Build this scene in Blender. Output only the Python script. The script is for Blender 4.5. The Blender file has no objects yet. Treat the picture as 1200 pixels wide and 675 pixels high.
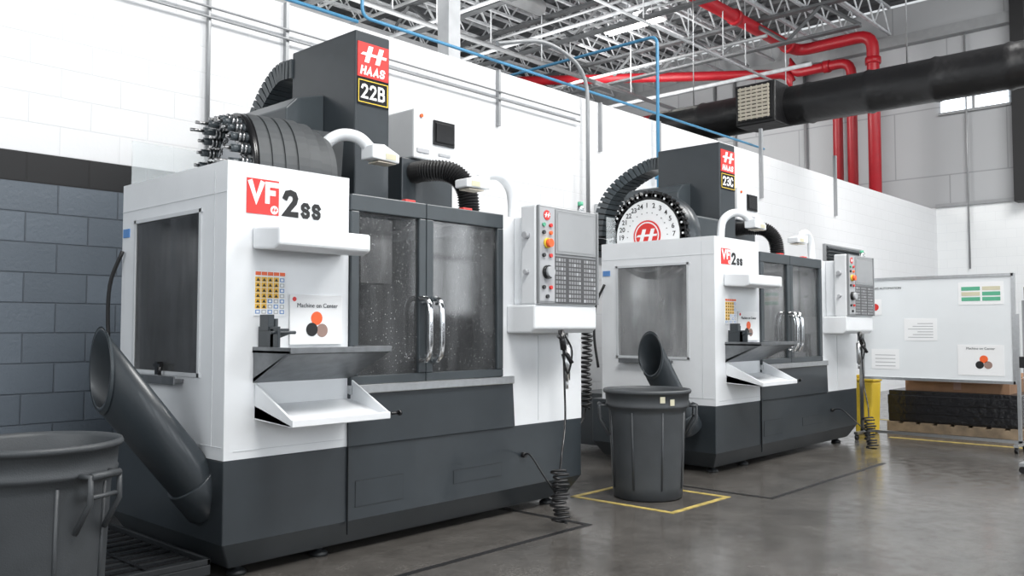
import bpy, bmesh, math, random
from mathutils import Vector, Matrix
random.seed(4)
S = bpy.context.scene
COL = S.collection
pi = math.pi

# ------------------------------------------------------------------ materials
def mat(name, col, rough=0.5, metal=0.0, var=0.06, nscale=6.0, bump=0.0, bscale=60.0, emit=0.0, coat=0.0, alpha=1.0):
    m = bpy.data.materials.new(name); m.use_nodes = True
    nt = m.node_tree; n = nt.nodes; b = n['Principled BSDF']
    tc = n.new('ShaderNodeTexCoord'); nz = n.new('ShaderNodeTexNoise')
    nz.inputs['Scale'].default_value = nscale; nz.inputs['Detail'].default_value = 4
    nt.links.new(tc.outputs['Object'], nz.inputs['Vector'])
    cr = n.new('ShaderNodeValToRGB')
    cr.color_ramp.elements[0].position = 0.3; cr.color_ramp.elements[1].position = 0.7
    cr.color_ramp.elements[0].color = tuple(max(0, c*(1-var)) for c in col)+(1,)
    cr.color_ramp.elements[1].color = tuple(min(1, c*(1+var)) for c in col)+(1,)
    nt.links.new(nz.outputs['Fac'], cr.inputs['Fac'])
    nt.links.new(cr.outputs['Color'], b.inputs['Base Color'])
    b.inputs['Roughness'].default_value = rough
    b.inputs['Metallic'].default_value = metal
    b.inputs['Coat Weight'].default_value = coat
    b.inputs['Alpha'].default_value = alpha
    if emit > 0:
        b.inputs['Emission Color'].default_value = tuple(col)+(1,)
        b.inputs['Emission Strength'].default_value = emit
    if bump > 0:
        n2 = n.new('ShaderNodeTexNoise'); n2.inputs['Scale'].default_value = bscale
        bp = n.new('ShaderNodeBump'); bp.inputs['Strength'].default_value = bump
        bp.inputs['Distance'].default_value = 0.01
        nt.links.new(tc.outputs['Object'], n2.inputs['Vector'])
        nt.links.new(n2.outputs['Fac'], bp.inputs['Height'])
        nt.links.new(bp.outputs['Normal'], b.inputs['Normal'])
    return m

def block_mat(name, col, mort, rough=0.6, plane='xz', bw=0.406, rh=0.203, bump=0.6, ms=0.008, var=0.06, ns=.35):
    m = bpy.data.materials.new(name); m.use_nodes = True
    nt = m.node_tree; n = nt.nodes; b = n['Principled BSDF']
    g = n.new('ShaderNodeNewGeometry'); sp = n.new('ShaderNodeSeparateXYZ'); cb = n.new('ShaderNodeCombineXYZ')
    nt.links.new(g.outputs['Position'], sp.inputs[0])
    nt.links.new(sp.outputs['X' if plane == 'xz' else 'Y'], cb.inputs[0])
    nt.links.new(sp.outputs['Z'], cb.inputs[1])
    br = n.new('ShaderNodeTexBrick')
    br.inputs['Scale'].default_value = 1.0
    br.inputs['Brick Width'].default_value = bw; br.inputs['Row Height'].default_value = rh
    br.inputs['Mortar Size'].default_value = ms; br.inputs['Mortar Smooth'].default_value = 0.6
    br.inputs['Color1'].default_value = tuple(c*(1-var) for c in col)+(1,)
    br.inputs['Color2'].default_value = tuple(min(1, c*(1+var)) for c in col)+(1,)
    br.inputs['Mortar'].default_value = tuple(mort)+(1,)
    nt.links.new(cb.outputs[0], br.inputs['Vector'])
    nt.links.new(br.outputs['Color'], b.inputs['Base Color'])
    b.inputs['Roughness'].default_value = rough
    nz = n.new('ShaderNodeTexNoise'); nz.inputs['Scale'].default_value = 45; nz.inputs['Detail'].default_value = 5
    nt.links.new(g.outputs['Position'], nz.inputs['Vector'])
    mx = n.new('ShaderNodeMath'); mx.operation = 'MULTIPLY_ADD'
    nt.links.new(br.outputs['Fac'], mx.inputs[0]); mx.inputs[1].default_value = -1.0
    m2 = n.new('ShaderNodeMath'); m2.operation = 'MULTIPLY'; m2.inputs[1].default_value = ns
    nt.links.new(nz.outputs['Fac'], m2.inputs[0]); nt.links.new(m2.outputs[0], mx.inputs[2])
    bp = n.new('ShaderNodeBump'); bp.inputs['Strength'].default_value = bump; bp.inputs['Distance'].default_value = 0.006
    nt.links.new(mx.outputs[0], bp.inputs['Height']); nt.links.new(bp.outputs['Normal'], b.inputs['Normal'])
    return m

M = {}
M['white'] = mat('machine_white_paint', (0.75, 0.77, 0.79), 0.35, var=0.02, coat=0.2)
M['white2'] = mat('machine_offwhite_paint', (0.58, 0.60, 0.62), 0.4, var=0.02)
M['inner'] = mat('machine_interior_grey', (0.30, 0.31, 0.32), 0.5, var=0.4, nscale=3)
M['dark'] = mat('machine_dark_grey_paint', (0.029, 0.036, 0.042), 0.35, var=0.08, coat=0.12)
M['dull'] = mat('dull_grey_cover', (0.055, 0.06, 0.064), 0.6, var=0.12)
M['dark2'] = mat('machine_frame_grey_paint', (0.046, 0.056, 0.063), 0.32, var=0.08)
M['seam'] = mat('dark_seam', (0.013, 0.015, 0.017), 0.5)
M['black'] = mat('black_rubber', (0.010, 0.010, 0.011), 0.5)
M['blackm'] = mat('black_gloss', (0.010, 0.010, 0.011), 0.25)
M['gun'] = mat('gunmetal', (0.30, 0.30, 0.305), 0.28, 0.95)
M['steel'] = mat('brushed_steel', (0.55, 0.56, 0.57), 0.3, 1.0, nscale=30)
M['chrome'] = mat('chrome', (0.85, 0.86, 0.87), 0.12, 1.0)
M['galv'] = mat('galvanised_steel', (0.20, 0.21, 0.22), 0.42, 0.7, var=0.15, nscale=14)
M['red'] = mat('red_enamel', (0.66, 0.035, 0.03), 0.4)
M['redpipe'] = mat('red_pipe_paint', (0.36, 0.010, 0.018), 0.4)
M['orange'] = mat('orange_plastic', (0.85, 0.13, 0.03), 0.4)
M['yellow'] = mat('yellow_paint', (0.80, 0.56, 0.05), 0.5)
M['yellowp'] = mat('yellow_print', (0.85, 0.50, 0.06), 0.5)
M['yellowtape'] = mat('yellow_floor_tape', (0.42, 0.32, 0.09), 0.5, var=0.4, nscale=14)
M['blacktape'] = mat('black_floor_tape', (0.012, 0.012, 0.013), 0.45)
M['blue'] = mat('blue_pipe_paint', (0.08, 0.28, 0.48), 0.4)
M['bluesticker'] = mat('blue_sticker', (0.10, 0.25, 0.55), 0.4)
M['green'] = mat('green_paper', (0.10, 0.40, 0.25), 0.6)
M['paper'] = mat('white_paper', (0.82, 0.83, 0.84), 0.6, var=0.01)
M['cream'] = mat('cream_paper', (0.60, 0.57, 0.42), 0.6)
M['brown'] = mat('brown_print', (0.30, 0.2, 0.17), 0.6)
M['bin'] = mat('grey_plastic_bin', (0.048, 0.053, 0.058), 0.5, var=0.15, nscale=5, bump=0.1, bscale=150)
M['card'] = mat('cardboard', (0.27, 0.155, 0.09), 0.8, var=0.12)
M['wood'] = mat('pallet_wood', (0.24, 0.18, 0.12), 0.8, var=0.3, nscale=9)
M['wrap'] = mat('black_stretch_wrap', (0.010, 0.010, 0.012), 0.26, bump=0.8, bscale=16)
M['pend'] = mat('pendant_face_grey', (0.26, 0.27, 0.28), 0.4)
M['screen'] = mat('screen_glass', (0.30, 0.31, 0.32), 0.2, var=0.03)
M['key'] = mat('key_grey', (0.42, 0.43, 0.45), 0.5)
M['keym'] = mat('key_mid_grey', (0.25, 0.255, 0.265), 0.5)
M['keyd'] = mat('key_dark', (0.07, 0.072, 0.076), 0.5)
M['duct'] = mat('black_duct_wrap', (0.010, 0.010, 0.011), 0.36, bump=1.0, bscale=7)
M['grille'] = mat('cream_grille', (0.50, 0.46, 0.38), 0.5)
M['gutter'] = mat('pipe_grey', (0.32, 0.33, 0.34), 0.4, 0.3)
M['joist'] = mat('joist_paint', (0.55, 0.57, 0.59), 0.5, var=0.2)
M['joistd'] = mat('joist_dark_paint', (0.09, 0.095, 0.10), 0.5, var=0.25)
M['post'] = mat('white_post_paint', (0.72, 0.74, 0.76), 0.5)
M['lamp'] = mat('fluorescent_tube', (1, 0.97, 0.9), 0.5, emit=14, var=0)
M['winlight'] = mat('daylight_window', (0.85, 0.93, 1.0), 0.3, emit=2.2, var=0)
M['winadd'] = mat('added_window_glow', (0.92, 0.96, 1.0), 0.3, emit=5.0, var=0)  # glow for the added windows behind the camera
M['board'] = mat('whiteboard_enamel', (0.74, 0.77, 0.79), 0.2, var=0.01)
M['plexi'] = mat('clear_plexiglass', (0.65, 0.7, 0.72), 0.08, alpha=0.3)

def glass_mat(name, c0, c1, rough, sp, alpha):
    m = bpy.data.materials.new(name); m.use_nodes = True
    nt = m.node_tree; n = nt.nodes; b = n['Principled BSDF']
    tc = n.new('ShaderNodeTexCoord'); mp = n.new('ShaderNodeMapping')
    mp.inputs['Scale'].default_value = (5, 5, 0.9)
    nz = n.new('ShaderNodeTexNoise'); nz.inputs['Scale'].default_value = 1.6; nz.inputs['Detail'].default_value = 6
    cr = n.new('ShaderNodeValToRGB'); cr.color_ramp.elements[0].position = 0.35; cr.color_ramp.elements[1].position = 0.68
    cr.color_ramp.elements[0].color = tuple(c0)+(1,); cr.color_ramp.elements[1].color = tuple(c1)+(1,)
    nt.links.new(tc.outputs['Object'], mp.inputs[0]); nt.links.new(mp.outputs[0], nz.inputs['Vector'])
    nt.links.new(nz.outputs['Fac'], cr.inputs['Fac'])
    vo = n.new('ShaderNodeTexVoronoi'); vo.inputs['Scale'].default_value = 46
    nt.links.new(tc.outputs['Object'], vo.inputs['Vector'])
    c2 = n.new('ShaderNodeValToRGB'); c2.color_ramp.elements[0].position = 0.08; c2.color_ramp.elements[1].position = 0.20
    c2.color_ramp.elements[0].color = (0.45, 0.45, 0.45, 1); c2.color_ramp.elements[1].color = (0, 0, 0, 1)
    nt.links.new(vo.outputs['Distance'], c2.inputs['Fac'])
    mx = n.new('ShaderNodeMix'); mx.data_type = 'RGBA'; mx.blend_type = 'ADD'; mx.inputs[0].default_value = sp
    nt.links.new(cr.outputs['Color'], mx.inputs[6]); nt.links.new(c2.outputs['Color'], mx.inputs[7])
    nt.links.new(mx.outputs[2], b.inputs['Base Color'])
    b.inputs['Roughness'].default_value = rough
    b.inputs['Specular IOR Level'].default_value = 0.8
    mr = n.new('ShaderNodeMapRange'); mr.inputs[1].default_value = .35; mr.inputs[2].default_value = .68
    mr.inputs[3].default_value = alpha-.16; mr.inputs[4].default_value = alpha+.16
    nt.links.new(nz.outputs['Fac'], mr.inputs[0]); nt.links.new(mr.outputs[0], b.inputs['Alpha'])
    return m
M['glass'] = glass_mat('coolant_stained_window', (0.020, 0.021, 0.022), (0.095, 0.099, 0.103), 0.06, .8, .62)
M['glass_side'] = glass_mat('side_window_plastic', (0.028, 0.029, 0.030), (0.07, 0.072, 0.075), 0.10, .3, .58)
M['glass2'] = glass_mat('pale_window_plastic', (0.20, 0.205, 0.21), (0.34, 0.345, 0.35), 0.10, .1, .40)

def floor_mat():
    m = bpy.data.materials.new('polished_concrete'); m.use_nodes = True
    nt = m.node_tree; n = nt.nodes; b = n['Principled BSDF']
    g = n.new('ShaderNodeNewGeometry')
    nz = n.new('ShaderNodeTexNoise'); nz.inputs['Scale'].default_value = 2.2; nz.inputs['Detail'].default_value = 14
    nz.inputs['Roughness'].default_value = 0.8
    nt.links.new(g.outputs['Position'], nz.inputs['Vector'])
    cr = n.new('ShaderNodeValToRGB')
    e = cr.color_ramp.elements
    e[0].position = 0.30; e[0].color = (0.052, 0.048, 0.044, 1)
    e[1].position = 0.70; e[1].color = (0.150, 0.141, 0.131, 1)
    nt.links.new(nz.outputs['Fac'], cr.inputs['Fac'])
    n3 = n.new('ShaderNodeTexNoise'); n3.inputs['Scale'].default_value = 60; n3.inputs['Detail'].default_value = 3
    nt.links.new(g.outputs['Position'], n3.inputs['Vector'])
    c3 = n.new('ShaderNodeValToRGB'); c3.color_ramp.elements[0].position = .35; c3.color_ramp.elements[1].position = .62
    c3.color_ramp.elements[0].color = (.68, .67, .66, 1); c3.color_ramp.elements[1].color = (1, 1, 1, 1)
    nt.links.new(n3.outputs['Fac'], c3.inputs['Fac'])
    mx = n.new('ShaderNodeMix'); mx.data_type = 'RGBA'; mx.blend_type = 'MULTIPLY'; mx.inputs[0].default_value = 1
    nt.links.new(cr.outputs['Color'], mx.inputs[6]); nt.links.new(c3.outputs['Color'], mx.inputs[7])
    nt.links.new(mx.outputs[2], b.inputs['Base Color'])
    n2 = n.new('ShaderNodeTexNoise'); n2.inputs['Scale'].default_value = 9; n2.inputs['Detail'].default_value = 8
    nt.links.new(g.outputs['Position'], n2.inputs['Vector'])
    mr = n.new('ShaderNodeMapRange'); mr.inputs[1].default_value = .3; mr.inputs[2].default_value = .7
    mr.inputs[3].default_value = 0.13; mr.inputs[4].default_value = 0.26
    nt.links.new(n2.outputs['Fac'], mr.inputs[0]); nt.links.new(mr.outputs[0], b.inputs['Roughness'])
    bp = n.new('ShaderNodeBump'); bp.inputs['Strength'].default_value = 0.04; bp.inputs['Distance'].default_value = 0.01
    nt.links.new(n2.outputs['Fac'], bp.inputs['Height']); nt.links.new(bp.outputs['Normal'], b.inputs['Normal'])
    b.inputs['Specular IOR Level'].default_value = 0.55
    return m
M['floor'] = floor_mat()
M['bwhite'] = block_mat('white_painted_block', (0.70, 0.71, 0.725), (0.64, 0.65, 0.667), 0.55, var=0.008, bump=0.35, ms=.006)
M['bslate'] = block_mat('slate_painted_block', (0.104, 0.126, 0.152), (0.066, 0.080, 0.098), 0.5, ms=0.007, var=0.1, bump=0.7, ns=.9)
M['bband'] = block_mat('black_painted_block', (0.010, 0.0105, 0.012), (0.006, 0.006, 0.007), 0.7, var=0.1, bump=.3)
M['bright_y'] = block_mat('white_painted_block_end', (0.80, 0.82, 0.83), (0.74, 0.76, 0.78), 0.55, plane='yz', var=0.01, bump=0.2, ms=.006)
M['gpanel'] = block_mat('grey_wall_panel', (0.38, 0.39, 0.405), (0.27, 0.28, 0.29), 0.5, plane='yz', bw=2.4, rh=1.6, ms=0.02, var=0.03, bump=0.3)
M['gpanelx'] = block_mat('grey_wall_panel_far', (0.26, 0.27, 0.29), (0.17, 0.18, 0.19), 0.5, plane='xz', bw=2.4, rh=1.6, ms=0.03, var=0.05, bump=0.3)
M['deck'] = mat('roof_deck', (0.085, 0.09, 0.097), 0.5, var=0.3, nscale=1.5)

# ------------------------------------------------------------------ mesh builder
class MB:
    def __init__(s): s.v = []; s.f = []; s.m = []; s.s = []
    def add(s, vs, fs, mi=0, sm=False):
        o = len(s.v); s.v += [tuple(v) for v in vs]
        for f in fs:
            s.f.append([i+o for i in f]); s.m.append(mi); s.s.append(sm)
        return s
    def box(s, x0, x1, y0, y1, z0, z1, mi=0):
        vs = [(x, y, z) for x in (x0, x1) for y in (y0, y1) for z in (z0, z1)]
        return s.add(vs, [(0, 1, 3, 2), (4, 6, 7, 5), (0, 4, 5, 1), (2, 3, 7, 6), (0, 2, 6, 4), (1, 5, 7, 3)], mi)
    def prism(s, axis, pts, a, b, mi=0, sm=False):
        def P(p, t):
            if axis == 'x': return (t, p[0], p[1])
            if axis == 'y': return (p[0], t, p[1])
            return (p[0], p[1], t)
        n = len(pts)
        vs = [P(p, a) for p in pts]+[P(p, b) for p in pts]
        s.add(vs, [list(range(n)), list(range(2*n-1, n-1, -1))], mi)
        s.f_side(len(s.v)-2*n, n, mi, sm); return s
    def f_side(s, o, n, mi, sm):
        for i in range(n):
            j = (i+1) % n
            s.f.append([o+i, o+j, o+n+j, o+n+i]); s.m.append(mi); s.s.append(sm)
    def loft(s, rings, mi=0, sm=False, cap=True):
        n = len(rings[0]); o = len(s.v)
        for r in rings: s.v += [tuple(p) for p in r]
        for k in range(len(rings)-1):
            for i in range(n):
                j = (i+1) % n
                s.f.append([o+k*n+i, o+k*n+j, o+(k+1)*n+j, o+(k+1)*n+i]); s.m.append(mi); s.s.append(sm)
        if cap:
            s.f.append([o+i for i in range(n)]); s.m.append(mi); s.s.append(False)
            s.f.append([o+(len(rings)-1)*n+i for i in range(n)]); s.m.append(mi); s.s.append(False)
        return s
    def tube(s, path, r, seg=12, mi=0, cap=True, sm=True):
        P = [Vector(p) for p in path]; R = r if isinstance(r, (list, tuple)) else [r]*len(P)
        t0 = (P[1]-P[0]).normalized()
        up = Vector((0, 0, 1)) if abs(t0.z) < 0.9 else Vector((1, 0, 0))
        u = t0.cross(up).normalized(); rings = []
        for i, p in enumerate(P):
            if i == 0: t = P[1]-P[0]
            elif i == len(P)-1: t = P[-1]-P[-2]
            else: t = (P[i+1]-P[i]).normalized()+(P[i]-P[i-1]).normalized()
            t.normalize(); u = (u-t*u.dot(t)).normalized(); w = t.cross(u)
            rings.append([p+(u*math.cos(2*pi*k/seg)+w*math.sin(2*pi*k/seg))*R[i] for k in range(seg)])
        return s.loft(rings, mi, sm, cap)
    def cyl(s, p0, p1, r, seg=24, mi=0, r2=None, cap=True):
        return s.tube([p0, p1], [r, r if r2 is None else r2], seg, mi, cap)
    def lathe(s, c, prof, seg=40, mi=0, sm=True):
        rings = [[(c[0]+r*math.cos(2*pi*k/seg), c[1]+r*math.sin(2*pi*k/seg), c[2]+z) for k in range(seg)] for r, z in prof]
        return s.loft(rings, mi, sm, True)
    def split(s):
        par = list(range(len(s.v)))
        def find(a):
            while par[a] != a: par[a] = par[par[a]]; a = par[a]
            return a
        for f in s.f:
            r = find(f[0])
            for i in f[1:]: par[find(i)] = r
        groups = {}
        for k, f in enumerate(s.f): groups.setdefault(find(f[0]), []).append(k)
        out = []
        for ks in groups.values():
            idx = {}; mb = MB()
            for k in ks:
                nf = []
                for i in s.f[k]:
                    if i not in idx: idx[i] = len(mb.v); mb.v.append(s.v[i])
                    nf.append(idx[i])
                mb.f.append(nf); mb.m.append(s.m[k]); mb.s.append(s.s[k])
            out.append(mb)
        return out
    def objs(s, name, mats, parent=None, **k):
        return [m.obj(name, mats, parent, **k) for m in s.split()]
    def obj(s, name, mats, parent=None, bevel=0.0, label=None, loc=None):
        me = bpy.data.meshes.new(name); me.from_pydata(s.v, [], s.f)
        if not isinstance(mats, (list, tuple)): mats = [mats]
        for m in mats: me.materials.append(M[m] if isinstance(m, str) else m)
        for p, mi, sm in zip(me.polygons, s.m, s.s): p.material_index = mi; p.use_smooth = sm
        bm = bmesh.new(); bm.from_mesh(me); bmesh.ops.recalc_face_normals(bm, faces=bm.faces); bm.to_mesh(me); bm.free()
        o = bpy.data.objects.new(name, me); COL.objects.link(o)
        if parent: o.parent = parent
        if loc: o.location = loc
        if bevel > 0:
            b = o.modifiers.new('bevel', 'BEVEL'); b.width = bevel; b.segments = 2; b.limit_method = 'ANGLE'; b.angle_limit = math.radians(40)
        if label: o['label'] = label
        return o

def smooth_path(pts, n=8):
    P = [Vector(p) for p in pts]; out = []
    P = [P[0]*2-P[1]]+P+[P[-1]*2-P[-2]]
    for i in range(1, len(P)-2):
        for k in range(n):
            t = k/n; a, b, c, d = P[i-1], P[i], P[i+1], P[i+2]
            out.append(0.5*((2*b)+(c-a)*t+(2*a-5*b+4*c-d)*t*t+(3*b-a-3*c+d)*t**3))
    out.append(P[-2]); return out

def coil(p0, p1, r, turns, n=14, jit=0.0):
    p0 = Vector(p0); p1 = Vector(p1); ax = (p1-p0).normalized()
    u = ax.cross(Vector((1, 0.3, 0))).normalized(); w = ax.cross(u); out = []
    N = int(turns*n)
    for i in range(N+1):
        t = i/N; a = 2*pi*turns*t
        off = Vector((math.sin(t*17)*jit, math.cos(t*11)*jit, math.sin(t*23)*jit*.5))
        out.append(p0.lerp(p1, t)+(u*math.cos(a)+w*math.sin(a))*r*(1+.15*math.sin(t*29)*(jit > 0))+off)
    return out

def text(s, size, loc, rot, m, parent, name='lettering', ext=0.0008, align='CENTER', bold=0.0, sx=1.0, shear=0.0):
    c = bpy.data.curves.new('t', 'FONT'); c.body = s; c.size = size; c.extrude = ext; c.align_x = align; c.align_y = 'CENTER'
    c.offset = bold*size; c.resolution_u = 3; c.shear = shear
    o = bpy.data.objects.new('t', c); COL.objects.link(o)
    dg = bpy.context.evaluated_depsgraph_get(); dg.update()
    me = bpy.data.meshes.new_from_object(o.evaluated_get(dg))
    bpy.data.objects.remove(o)
    me.transform(Matrix.Translation(Vector(loc)) @ Matrix.Rotation(rot[2], 4, 'Z') @ Matrix.Rotation(rot[0], 4, 'X') @ Matrix.Diagonal((sx, 1, 1, 1)))
    me.materials.clear(); me.materials.append(M[m])
    for p in me.polygons: p.material_index = 0
    t = bpy.data.objects.new(name, me); COL.objects.link(t)
    if parent: t.parent = parent
    return t
FR = (pi/2, 0, 0)          # faces -Y
LF = (pi/2, 0, -pi/2)      # faces -X

GL = {
 'V': ([[(0, 1), (.33, 0), (.66, 1)]], .66),
 'F': ([[(0, 0), (0, 1), (.55, 1)], [(0, .50), (.46, .50)]], .55),
 'H': ([[(0, 0), (0, 1)], [(.58, 0), (.58, 1)], [(0, .5), (.58, .5)]], .58),
 'A': ([[(0, 0), (.32, 1), (.64, 0)], [(.12, .30), (.52, .30)]], .64),
 'S': ([[(.55, .82), (.42, 1), (.14, 1), (0, .86), (0, .66), (.12, .54), (.43, .46), (.55, .34), (.55, .14), (.42, 0), (.12, 0), (0, .18)]], .55),
 '2': ([[(0, .78), (.08, .95), (.28, 1), (.48, .94), (.56, .76), (.50, .56), (.02, 0), (.58, 0)]], .58),
 '3': ([[(0, .85), (.14, 1), (.42, 1), (.55, .86), (.55, .66), (.42, .53), (.2, .53)], [(.42, .53), (.55, .4), (.55, .14), (.42, 0), (.14, 0), (0, .15)]], .55),
 'B': ([[(0, 0), (0, 1)], [(0, 1), (.4, 1), (.54, .9), (.54, .64), (.4, .53), (0, .53)], [(.4, .53), (.58, .42), (.58, .1), (.42, 0), (0, 0)]], .58),
 'C': ([[(.55, .8), (.42, 1), (.14, 1), (0, .86), (0, .14), (.14, 0), (.42, 0), (.55, .2)]], .55),
}
def block_text(s, x0, z0, h, wt, y, m, parent, sx=1.0, gap=.12, shear=0.0, name='lettering'):
    """heavy block letters facing -Y; x0,z0 = lower left, h = height, wt = stroke weight (of h)"""
    w = MB(); cx_ = x0; st_k = 0
    hh = h*(1-wt)
    for ch in s:
        strokes, wd = GL[ch]
        for st in strokes:
            P = [Vector((cx_+(p[0]*sx+wt/2)*h+shear*p[1]*hh, z0+wt*h/2+p[1]*hh)) for p in st]
            k = len(P); L = []; R_ = []
            for i in range(k):
                if i == 0: d0 = d1 = (P[1]-P[0]).normalized()
                elif i == k-1: d0 = d1 = (P[-1]-P[-2]).normalized()
                else: d0 = (P[i]-P[i-1]).normalized(); d1 = (P[i+1]-P[i]).normalized()
                t = (d0+d1)
                t = t.normalized() if t.length > 1e-5 else d0
                nn = Vector((-t.y, t.x)); c = max(.5, nn.dot(Vector((-d0.y, d0.x))))
                e = Vector((0, 0))
                if i == 0: e = -d0*wt*h*.5
                if i == k-1: e = d0*wt*h*.5
                if len(st) == 2 and abs(d0.y) < .1: e = e*.2
                L.append(P[i]+e+nn*wt*h*.5/c); R_.append(P[i]+e-nn*wt*h*.5/c)
            yy = y-.0006*(st_k % 3); st_k += 1
            vs = [(q_.x, yy, q_.y) for q_ in L]+[(q_.x, yy, q_.y) for q_ in R_]
            w.add(vs, [(i, i+1, k+i+1, k+i) for i in range(k-1)])
        cx_ += (wd*sx+wt+gap)*h
    return w.obj(name, m, parent)

def empty(name, loc, label, cat, group=None):
    e = bpy.data.objects.new(name, None); e.location = loc; e.empty_display_size = 0.2
    COL.objects.link(e); e['label'] = label; e['category'] = cat
    if group: e['group'] = group
    return e
def tag(o, label, cat, group=None):
    o['label'] = label; o['category'] = cat
    if group: o['group'] = group
    return o
def struct(o): o['kind'] = 'structure'; return o

# ------------------------------------------------------------------ room
YW = 6.3; XR = 21.4; ZC = 9.0; YB = 34; X0R = -7.0; YF = -9.0
struct(MB().box(X0R, XR+0.2, YF, YB+0.2, -0.2, 0).obj('floor', 'floor'))
w = MB()
XD = 4.6
w.box(X0R, XR, YW+0.01, YW+0.25, 0, 4.0, 0)
def q(x0, x1, z0, z1, mi):
    w.add([(x0, YW, z0), (x1, YW, z0), (x1, YW, z1), (x0, YW, z1)], [(0, 1, 2, 3)], mi)
q(X0R, XD, 0, 2.233, 1); q(X0R, XD, 2.233, 2.436, 2); q(X0R, XD, 2.436, 4.0, 0); q(XD, XR, 0, 4.0, 0)
w.add([(X0R, YW, 4), (XR, YW, 4), (XR, YW+.01, 4), (X0R, YW+.01, 4)], [(0, 1, 2, 3)], 0)
struct(w.obj('wall_back', ['bwhite', 'bslate', 'bband']))
w = MB().box(XR, XR+0.2, YF, YW+0.1, 0, 4.05, 0)
w.box(XR+0.02, XR+0.2, YF, YW+0.1, 4.05, ZC, 1).box(XR+0.02, XR+0.2, YW+0.1, YB, 0, ZC, 1)
struct(w.obj('wall_right', ['bright_y', 'gpanel']))
struct(MB().box(X0R, XR+0.2, YB, YB+0.2, 0, ZC).obj('wall_far', 'gpanelx'))
struct(MB().box(X0R, XR+0.2, YF-.2, YF, 0, ZC).obj('wall_front', 'gpanelx'))
k = 3
for xx in (-5.5, -1.5, 2.5, 6.5, 10.5, 14.5, 18.0):  # unseen bright windows added for reflections in glass and chrome
    w = MB().box(xx, xx+2.2, YF, YF+.02, 1.6, 6.2, 1)
    for a in (0, 1.06, 2.12): w.box(xx+a, xx+a+.08, YF, YF+.06, 1.6, 6.2)
    for a in (1.55, 3.1, 4.65, 6.15): w.box(xx, xx+2.2, YF, YF+.06, a, a+.08)
    struct(w.obj('window_%d' % k, ['gutter', 'winadd'])); k += 1
w = MB(); prof = []
x = X0R
while x < XR:
    prof += [(x, ZC), (x+0.14, ZC), (x+0.19, ZC+0.08), (x+0.33, ZC+0.08)]; x += 0.38
vs = []; fs = []
for (px_, pz_) in prof: vs += [(px_, YF, pz_), (px_, YB, pz_)]
for i in range(len(prof)-1): fs.append((2*i, 2*i+1, 2*i+3, 2*i+2))
w.add(vs, fs); w.box(X0R, XR+0.2, YF, YB+0.2, ZC+0.12, ZC+0.2)
struct(w.obj('ceiling', 'deck'))
struct(MB().box(XR-0.06, XR+0.02, YF, YW, 4.05, 4.13).obj('trim_1', 'gutter'))
struct(MB().box(XR-0.35, XR, 4.35, 4.62, 4.0, ZC).obj('trim_2', 'black'))
struct(MB().box(XR-0.2, XR+0.02, YF, YB, 8.0, 8.25).obj('trim_3', 'gutter'))
w = MB().box(XR-0.02, XR+0.01, 4.75, 6.15, 6.25, 6.8, 1)
w.box(XR-0.05, XR+0.01, 4.7, 6.2, 6.8, 6.86).box(XR-0.05, XR+0.01, 4.7, 6.2, 6.19, 6.25).box(XR-0.05, XR+0.01, 5.42, 5.48, 6.25, 6.8)
struct(w.obj('window_1', ['gutter', 'winlight']))
w = MB().box(XR-0.02, XR+0.01, 1.0, 3.9, 6.0, 6.75, 1)
w.box(XR-0.05, XR+0.01, .95, 3.95, 6.75, 6.81).box(XR-0.05, XR+0.01, .95, 3.95, 5.94, 6.0)
struct(w.obj('window_2', ['gutter', 'winlight']))
w = MB().box(14.95, 16.75, YW-0.05, YW, 2.2, 2.75, 0)
for i in range(9): w.prism('x', [(YW-0.09, 2.22+i*.058), (YW-0.05, 2.26+i*.058), (YW-0.05, 2.25+i*.058), (YW-0.09, 2.21+i*.058)], 15.0, 16.7, 1)
tag(w.obj('wall_louvre', ['gutter', 'dark']), 'grey slatted metal louvre vent set in the white block wall', 'vent')

# roof joists
def joist(L, r=.022, c=.035, step=.6):
    w = MB(); H = 0.7
    w.box(0, L, -c, c, H-0.06, H); w.box(0, L, -c, c, 0, 0.05)
    n = int(L/step)
    for i in range(n):
        a = i*L/n; b = (i+1)*L/n
        z0, z1 = (0.03, H-0.03) if i % 2 == 0 else (H-0.03, 0.03)
        w.tube([(a, 0, z0), (b, 0, z1)], r, 4, sm=False)
    return w
j0 = joist(25.0, .022, .035, .5).obj('roof_joist', 'joist', loc=(-3.8, 7.2, ZC-0.72))
jl = [j0]
for i in range(1, 34):
    o = j0.copy(); COL.objects.link(o); o.location.y = 7.2+i*0.74; jl.append(o)
for o in jl: tag(o, 'long open-web steel bar joist under the roof deck', 'joist', 'roof joists')
g0 = joist(27.0, .045, .08, .8).obj('roof_girder', 'joistd', loc=(4.3, 6.7, ZC-1.45))
g0.rotation_euler = (0, 0, pi/2)
gl = [g0]
for xx in (7.0, 9.5, 12.0, 14.6, 18.0):
    o = g0.copy(); COL.objects.link(o); o.location.x = xx; gl.append(o)
for o in gl: tag(o, 'deep dark open-web steel girder carrying the roof joists', 'girder', 'roof girders')
b0 = MB().box(-.02, .02, 0, 24, -.02, .02).obj('bridging_bar', 'joist', loc=(2.2, 7.1, 8.26))
bl = [b0]
for xx in (5.6, 8.3, 10.8, 13.2, 15.8):
    o = b0.copy(); COL.objects.link(o); o.location.x = xx; bl.append(o)
for o in bl: tag(o, 'thin steel bridging bar under the joists', 'bridging bar', 'bridging bars')
r0 = MB().cyl((0, 0, 0), (0, 0, 1.9), .014, 6).obj('hanger_rod', 'joist', loc=(6.2, 9.0, 7.05))
rl = [r0]
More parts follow.
